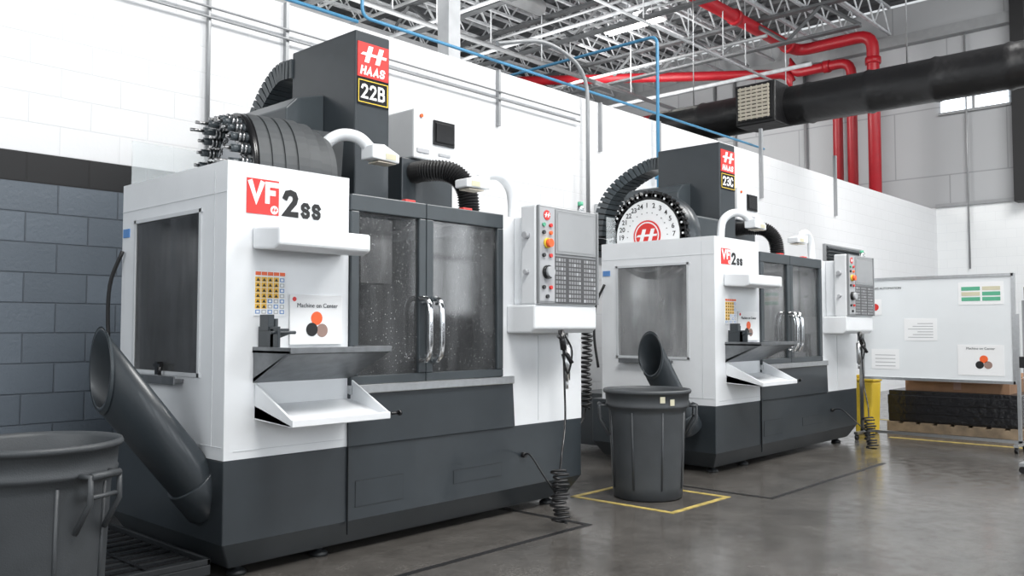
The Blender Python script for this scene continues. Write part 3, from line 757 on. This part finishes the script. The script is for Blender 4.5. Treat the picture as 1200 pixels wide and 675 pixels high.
    # cable carrier
    dx = 0 if near else -.30
    P = smooth_path([(1.38, 1.40, 3.18), (1.38, 1.62, 3.17), (1.38+dx*.4, 1.85, 3.02), (1.38+dx*.8, 2.02, 2.78), (1.38+dx, 2.1, 2.45), (1.38+dx, 2.1, 2.1)], 5)
    w = MB()
    for i in range(len(P)-1):
        a, b = P[i], P[i+1]; t = (b-a).normalized(); nn = Vector((0, t.z, -t.y))
        nn.normalize()
        if nn.z > 0: nn = -nn
        g = (b-a)*.14
        def blk(p, q_, o0, o1, hw, mi):
            hx_ = Vector((hw, 0, 0))
            r0_ = [p-hx_+nn*o0, p+hx_+nn*o0, p+hx_+nn*o1, p-hx_+nn*o1]; r1_ = [q_-hx_+nn*o0, q_+hx_+nn*o0, q_+hx_+nn*o1, q_-hx_+nn*o1]
            w.loft([r0_, r1_], mi)
        blk(a+g, b-g, -.012, .125, .115, 0)
        blk(a, b, .012, .10, .095, 1)
    w.obj('cable_carrier', ['dark2', 'black'], R)
    MB().box(.03, .03+.55, 1.16, 1.168, 2.09, 2.36).obj('splash_shield', 'plexi', R)
    # chip chute
    zc = 1.06; A = Vector((chx, chy, zc)); B = Vector((.06 if near else -.10, chy, .37 if near else .42))
    ax = (B-A).normalized(); r = .122 if near else .115; seg = 36
    def circ(c, rad, vertical):
        out = []
        for k in range(seg):
            a = 2*pi*k/seg; u = Vector((0, 1, 0)); v = ax.cross(u).normalized()
            p = c+(u*math.cos(a)+v*math.sin(a))*rad
            if vertical:
                t = (c.x-p.x)/ax.x; p = p+ax*t
            out.append(p)
        return out
    rings = [circ(B, r, near), circ(A, r, True), circ(A, r-.010, True), circ(B, r-.010, near)]
    o = MB().loft(rings, 0, True, False).obj('chip_chute', 'dark', R)
    MB().loft([circ(A, r+.004, True), circ(A+ax*.02, r+.004, True)], 0, True, False).obj('chute_rim', 'dark2', o)
    MB().cyl(B-ax*.16, B+ax*.02, r+.014, 28, 0).obj('chute_collar', 'dark', o, bevel=.006)
    # air gun, cord and coil hose
    w = MB().tube([(2.26, -.28, 1.24), (2.26, -.30, 1.11)], .020, 10).tube([(2.26, -.30, 1.12), (2.30, -.34, 1.02)], .015, 10)
    w.cyl((2.26, -.28, 1.18), (2.18, -.32, 1.20), .010, 8)
    w.tube(smooth_path([(2.26, -.30, 1.12), (2.27, -.30, .9), (2.24, -.33, .65), (2.10, -.42, .48), (2.04, -.45, .36)], 8), .007, 8)
    w.tube(smooth_path([(2.30, -.27, 1.22), (2.35, -.30, 1.1), (2.33, -.28, .95), (2.26, -.29, 1.08)], 6), .007, 8)
    w.obj('air_gun', 'blackm', R)
    w = MB().tube(coil((2.04, -.45, .36), (1.98, -.5, .06), .046, 11, jit=.008), .008, 7)
    w.tube(smooth_path([(2.19, -.01, .40), (2.1, -.15, .42), (2.04, -.33, .3), (2.0, -.46, .22)], 8), .006, 8)
    w.cyl((2.19, .0, .40), (2.19, -.03, .40), .018, 12)
    w.obj('air_hose', 'black', R)
    if near:
        w = MB().tube(coil((3.27, .28, 1.38), (3.27, .30, .62), .036, 20, jit=.006), .009, 7)
        w.tube(smooth_path([(2.8, .3, 1.5), (3.1, .29, 1.52), (3.25, .28, 1.46), (3.27, .28, 1.38)], 5), .009, 7)
        w.tube(smooth_path([(3.27, .30, .62), (3.2, .30, .5), (3.0, .30, .45), (2.8, .3, .46)], 5), .009, 7)
        w.obj('coiled_hose', 'black', R)
    w = MB().cyl((2.42, -.2, 1.23), (2.42, -.2, 1.12), .010, 10).cyl((2.42, -.2, 1.12), (2.42, -.2, .90), .022, 12).cyl((2.42, -.2, .90), (2.42, -.2, .84), .010, 10)
    w.obj('air_nozzle', 'steel', R)
    w = MB().tube(smooth_path([(-.02, 1.15, 1.7), (-.06, 1.22, 1.5), (-.05, 1.25, 1.2), (-.03, 1.22, .9)], 6), .012, 8)
    w.obj('cable', 'black', R)
    for (a, b, en) in ((.45, .9, inlight*.6), (1.6, .35, inlight)):
        l = bpy.data.lights.new('work_area_lamp', 'AREA'); l.shape = 'RECTANGLE'; l.size = .25; l.size_y = .1; l.energy = en
        lo = bpy.data.objects.new('work_area_lamp', l); COL.objects.link(lo); lo.parent = R; lo.location = (a, b, 1.88)
    return R
machine(2.18, 3.93, (1, 1, 1), '22B', .42, .66, 2.12, True, -.50, .24, 0, 'glass_side', 3, 'white and dark grey enclosed milling machine numbered 22B')
machine(6.62, 3.74, (1.10, 1, .98), '23C', .2, .8, 2.16, False, -.60, .22, -.08, 'glass2', 14, 'white and dark grey enclosed milling machine numbered 23C')

# ------------------------------------------------------------------ drip tray
e = empty('drip_tray', (1.62, 3.98, 0), 'low dark steel drip tray on castors beside the machine', 'drip tray')
w = MB().box(0, .53, 0, 1.35, .05, .10)
w.box(0, .53, 0, .02, .10, .13).box(0, .53, 1.33, 1.35, .10, .13).box(0, .02, 0, 1.35, .10, .13).box(.51, .53, 0, 1.35, .10, .13)
w.obj('tray_body', 'seam', e, bevel=.004)
w = MB()
for i in range(12): w.box(.03, .5, .05+i*.105, .09+i*.105, .101, .108)
w.box(.25, .27, .03, 1.32, .101, .112)
w.obj('grating', 'blackm', e)
for a in (.07, .46):
    for b in (.08, 1.25):
        MB().cyl((a-.015, b, .025), (a+.015, b, .025), .025, 16).obj('castor', 'galv', e)

# ------------------------------------------------------------------ bins
def trash(x, y, rot, label, H=.8, stickers=False):
    e = empty('trash_can', (x, y, 0), label, 'trash can', 'grey plastic trash cans')
    e.rotation_euler = (0, 0, rot)
    prof = [(.235, 0), (.255, .01), (.262, .1), (.285, .62), (.292, .665), (.308, .67), (.312, .685), (.307, .695), (.312, H-.03), (.324, H-.028), (.330, H-.014), (.324, H), (.312, H), (.304, H-.02), (.285, .62), (.25, .04)]
    w = MB().lathe((0, 0, 0), prof, 56)
    w.obj('can_body', 'bin', e)
    for s in (0, pi):
        w = MB(); c, sn = math.cos(s), math.sin(s)
        def P(a, b, z): return (a*c-b*sn, a*sn+b*c, z)
        for b in (-.075, .075):
            w.tube([P(.305, b, H-.12), P(.355, b, H-.12), P(.355, b, H-.22), P(.285, b, H-.34)], .012, 8)
        w.tube([P(.355, -.075, H-.12), P(.355, .075, H-.12)], .015, 10)
        w.tube([P(.35, -.075, H-.2), P(.35, .075, H-.2)], .010, 8)
        w.obj('handle', 'bin', e)
    for k in range(8):
        a = 2*pi*k/8+.3
        MB().tube([(.287*math.cos(a), .287*math.sin(a), .64), (.262*math.cos(a), .262*math.sin(a), .08)], .008, 6).obj('rib', 'bin', e)
    if stickers:
        for wa, z in ((-2.25, .735), (-2.0, .715)):
            a = wa-rot; w = MB()
            for k in range(5):
                t = a+k*.03
                w.v.append((.3150*math.cos(t), .3150*math.sin(t), z-.02)); w.v.append((.3150*math.cos(t), .3150*math.sin(t), z+.025))
            for k in range(4): w.f.append([2*k, 2*k+1, 2*k+3, 2*k+2]); w.m.append(0); w.s.append(True)
            w.obj('sticker', 'cream', e)
trash(1.28, 3.80, -pi*.36, 'large dark grey round plastic trash can beneath the chip chute')
trash(5.49, 3.68, pi*.72, 'dark grey round plastic trash can with stickers inside yellow tape', stickers=True)

# ------------------------------------------------------------------ floor tape
def tape(rects, m, label):
    w = MB()
    for a, b, c, d in rects: w.box(a, b, c, d, .0, .003)
    tag(w.obj('floor_tape', m), label, 'floor marking', 'floor tape lines')
t = .04
tape([(5.08, 5.87, 3.20, 3.2+t), (5.08, 5.87, 4.05, 4.05+t), (5.08, 5.08+t, 3.24, 4.05), (5.83, 5.87, 3.24, 4.05)], 'yellowtape', 'worn yellow tape square marking the trash can spot')
tape([(2.4, 4.45, 3.40, 3.44), (4.41, 4.45, 3.44, 4.3)], 'blacktape', 'black tape line around the machine footprint')
tape([(6.0, 8.3, 2.93, 2.97), (6.0, 6.04, 2.97, 4.0)], 'blacktape', 'black tape line around the second machine footprint')
tape([(10.28, 10.36, -2, 3.6)], 'yellowtape', 'long yellow aisle line near the whiteboard')
tape([(12.2, 12.28, -2, 6.0)], 'yellowtape', 'long yellow aisle line behind the pallet')

# ------------------------------------------------------------------ whiteboard
e = empty('mobile_whiteboard', (10.0, 2.24, 0), 'large mobile whiteboard with papers on a silver frame', 'whiteboard')
Lb = 1.5
w = MB().box(-.015, .015, 0, Lb, .70, 1.80); w.obj('board_panel', 'board', e)
w = MB().box(-.025, .025, -.02, Lb+.02, 1.79, 1.82).box(-.025, .025, -.02, Lb+.02, .68, .71).box(-.025, .025, -.03, 0, .68, 1.82).box(-.025, .025, Lb, Lb+.03, .68, 1.82)
w.obj('board_frame', 'steel', e)
w = MB().box(-.02, .02, -.06, -.03, .06, 1.4).box(-.02, .02, Lb+.03, Lb+.06, .06, 1.4).box(-.02, .02, -.06, Lb+.06, .08, .11)
for yy in (-.045, Lb+.045): w.box(-.2, .2, yy-.02, yy+.02, .06, .09)
w.obj('leg_frame', 'steel', e)
for yy in (-.045, Lb+.045):
    for xx in (-.17, .17):
        MB().cyl((xx, yy-.015, .03), (xx, yy+.015, .03), .03, 14).obj('castor', 'blackm', e)
def sheet(y0, y1, z0, z1, m, nm='notice'):
    return MB().box(-.018, -.0155, y0, y1, z0, z1).obj(nm, m, e)
s1 = sheet(.07, .50, 1.50, 1.74, 'paper', 'notice')
w = MB()
for i in range(3):
    w.box(-.0195, -.018, .1+.0, .27, 1.54+i*.055, 1.58+i*.055, 0 if i < 2 else 1); w.box(-.0195, -.018, .29, .47, 1.54+i*.055, 1.58+i*.055, 1 if i == 1 else 0)
w.obj('printed_table', ['green', 'cream'], s1)
text('HAAS AUTOMATION', .035, (-.0175, 1.25, 1.70), LF, 'dark', e)
s2 = sheet(.72, 1.06, 1.12, 1.36, 'paper', 'notice')
for i in range(6):
    MB().box(-.019, -.018, .76, 1.02-.05*(i % 3), 1.15+i*.03, 1.158+i*.03).obj('printed_line', 'key', s2)
s3 = sheet(.08, .52, .76, 1.08, 'paper', 'notice')
for (a, b, m_) in ((.27, .93, 'orange'), (.31, .87, 'black'), (.23, .87, 'brown')):
    MB().cyl((-.018, a, b), (-.0195, a, b), .04, 20).obj('printed_circle', m_, s3)
text('Machine on Center', .035, (-.0185, .3, 1.04), LF, 'dark', s3)
s4 = sheet(1.12, 1.42, .8, 1.02, 'paper', 'notice')
for i in range(4):
    MB().box(-.019, -.018, 1.16, 1.38, .83+i*.04, .838+i*.04).obj('printed_line', 'key', s4)
s5 = sheet(1.3, 1.44, 1.40, 1.58, 'paper', 'notice')
MB().cyl((-.018, 1.37, 1.49), (-.0195, 1.37, 1.49), .04, 20).obj('printed_circle', 'red', s5)

e = empty('yellow_bin', (10.52, 3.92, 0), 'tall yellow plastic waste bin beside the machine', 'bin')
MB().loft([[(-.12, -.10, 0), (.12, -.10, 0), (.12, .10, 0), (-.12, .10, 0)], [(-.14, -.12, .62), (.14, -.12, .62), (.14, .12, .62), (-.14, .12, .62)]]).obj('bin_body', 'yellow', e, bevel=.02)
MB().box(-.15, .15, -.13, .13, .62, .66).box(-.11, .11, -.09, .09, .66, .70).obj('lid', 'yellow', e, bevel=.015)

def pallet(x, y, label):
    e = empty('pallet', (x, y, 0), label, 'pallet', 'wooden pallets')
    for i in range(8): MB().box(0, 1.0, i*.19, i*.19+.13, .11, .13).obj('deck_board', 'wood', e)
    for xx in (0, .45, .9): MB().box(xx, xx+.1, 0, 1.46, .02, .11).obj('stringer', 'wood', e)
    for i in (0, 4, 7): MB().box(0, 1.0, i*.19, i*.19+.13, 0, .02).obj('bottom_board', 'wood', e)
pallet(10.85, 2.35, 'worn wooden shipping pallet on the floor')
# boxy wrapped load: box with overlapping wrap bands
w = MB().box(0, .98, 0, 1.42, 0, .375)
for i, (z0, z1) in enumerate(((.01, .13), (.10, .24), (.21, .33))):
    d = .006+.003*i
    w.prism('x', [(-d, z0+.01), (1.42+d, z0-.005), (1.42+d, z1-.01), (-d, z1)], -d, .98+d)
o = w.obj('wrapped_load', 'wrap', bevel=.008, loc=(10.90, 2.38, .131)); tag(o, 'boxy load in black stretch wrap sitting on the pallet', 'wrapped load')
w = MB().box(0, .85, 0, 1.12, 0, .15)
w.prism('y', [(0, .15), (-.10, .12), (-.10, .125), (0, .156)], .05, 1.07).prism('y', [(.85, .15), (.95, .20), (.95, .206), (.85, .156)], .05, 1.07)
w.box(.41, .43, 0, 1.12, .15, .152, 1).box(-.003, 0, .5, .58, .03, .15, 1)
o = w.obj('cardboard_box', ['card', 'brown'], loc=(10.95, 2.5, .508)); tag(o, 'flat brown cardboard box with loose flaps on the wrapped load', 'box')

e = empty('display_stand', (8.75, 1.86, 0), 'slim grey wheeled stand with dark display panel on top', 'stand')
w = MB().box(-.02, .02, -.02, .02, .08, 1.5).box(-.25, .25, -.025, .025, .06, .09).box(-.025, .025, -.3, .02, .06, .09); w.obj('stand_frame', 'gutter', e, bevel=.003)
w = MB().box(-.03, .03, -.75, -.0, 1.28, 1.62); w.obj('display_panel', 'dark', e, bevel=.006)
w = MB().box(-.025, .025, -.05, .05, .9, 1.0); w.obj('clamp', 'blackm', e)
for a, b in ((-.22, 0), (.22, 0), (0, -.27)):
    MB().cyl((a-.015, b, .03), (a+.015, b, .03), .03, 14).obj('castor', 'blackm', e)

# ------------------------------------------------------------------ camera, lights
cam = bpy.data.cameras.new('camera'); cam.lens = 1013.6/1200*36; cam.sensor_width = 36
co = bpy.data.objects.new('camera', cam); COL.objects.link(co)
co.location = (0, 0, 1.25)
pitch = math.atan(47.5/1013.6)
co.rotation_euler = (pi/2+pitch, 0, -(pi/2-math.radians(42.66)))
cam.clip_end = 200
S.camera = co
def area(loc, target, sx, sy, power, col=(1, 1, 1)):
    l = bpy.data.lights.new('area', 'AREA'); l.shape = 'RECTANGLE'; l.size = sx; l.size_y = sy; l.energy = power; l.color = col
    o = bpy.data.objects.new('lamp_and_fill_light', l); COL.objects.link(o); o.location = loc  # serves overhead lamps and added fill lights alike
    d = Vector(target)-Vector(loc); o.rotation_euler = d.to_track_quat('-Z', 'Y').to_euler()
area((2.0, -0.4, 7.5), (3.2, 3.2, 0.6), 3, 2, 520, (1, .99, .97))
area((8.0, 0.4, 7.8), (8.0, 3.6, 0.6), 4, 2, 540, (1, .99, .97))
area((15, 1.0, 8.2), (16, 4, 0), 5, 3, 640, (1, .99, .97))
area((-4, 2.0, 3.5), (2.2, 4.6, 1.5), 3, 2, 120, (.95, .98, 1))  # low side light aimed at the near machine
area((6, 16, 8.0), (9, 18, 0), 8, 6, 380, (1, .99, .97))
area((16, 12, 6.8), (21, 10, 6), 3, 3, 240, (1, .99, .97))  # area light aimed sideways at the upper end wall
area((10, 12, 4.5), (11, 14, 9), 8, 6, 640, (1, .99, .97))  # unseen uplight added to brighten the roof deck and joists
W = bpy.data.worlds.new('world'); S.world = W; W.use_nodes = True
bg = W.node_tree.nodes['Background']; bg.inputs[0].default_value = (.93, .97, 1, 1); bg.inputs[1].default_value = 0.72
S.view_settings.view_transform = 'Standard'
S.view_settings.look = 'None'
S.view_settings.exposure = 0.12
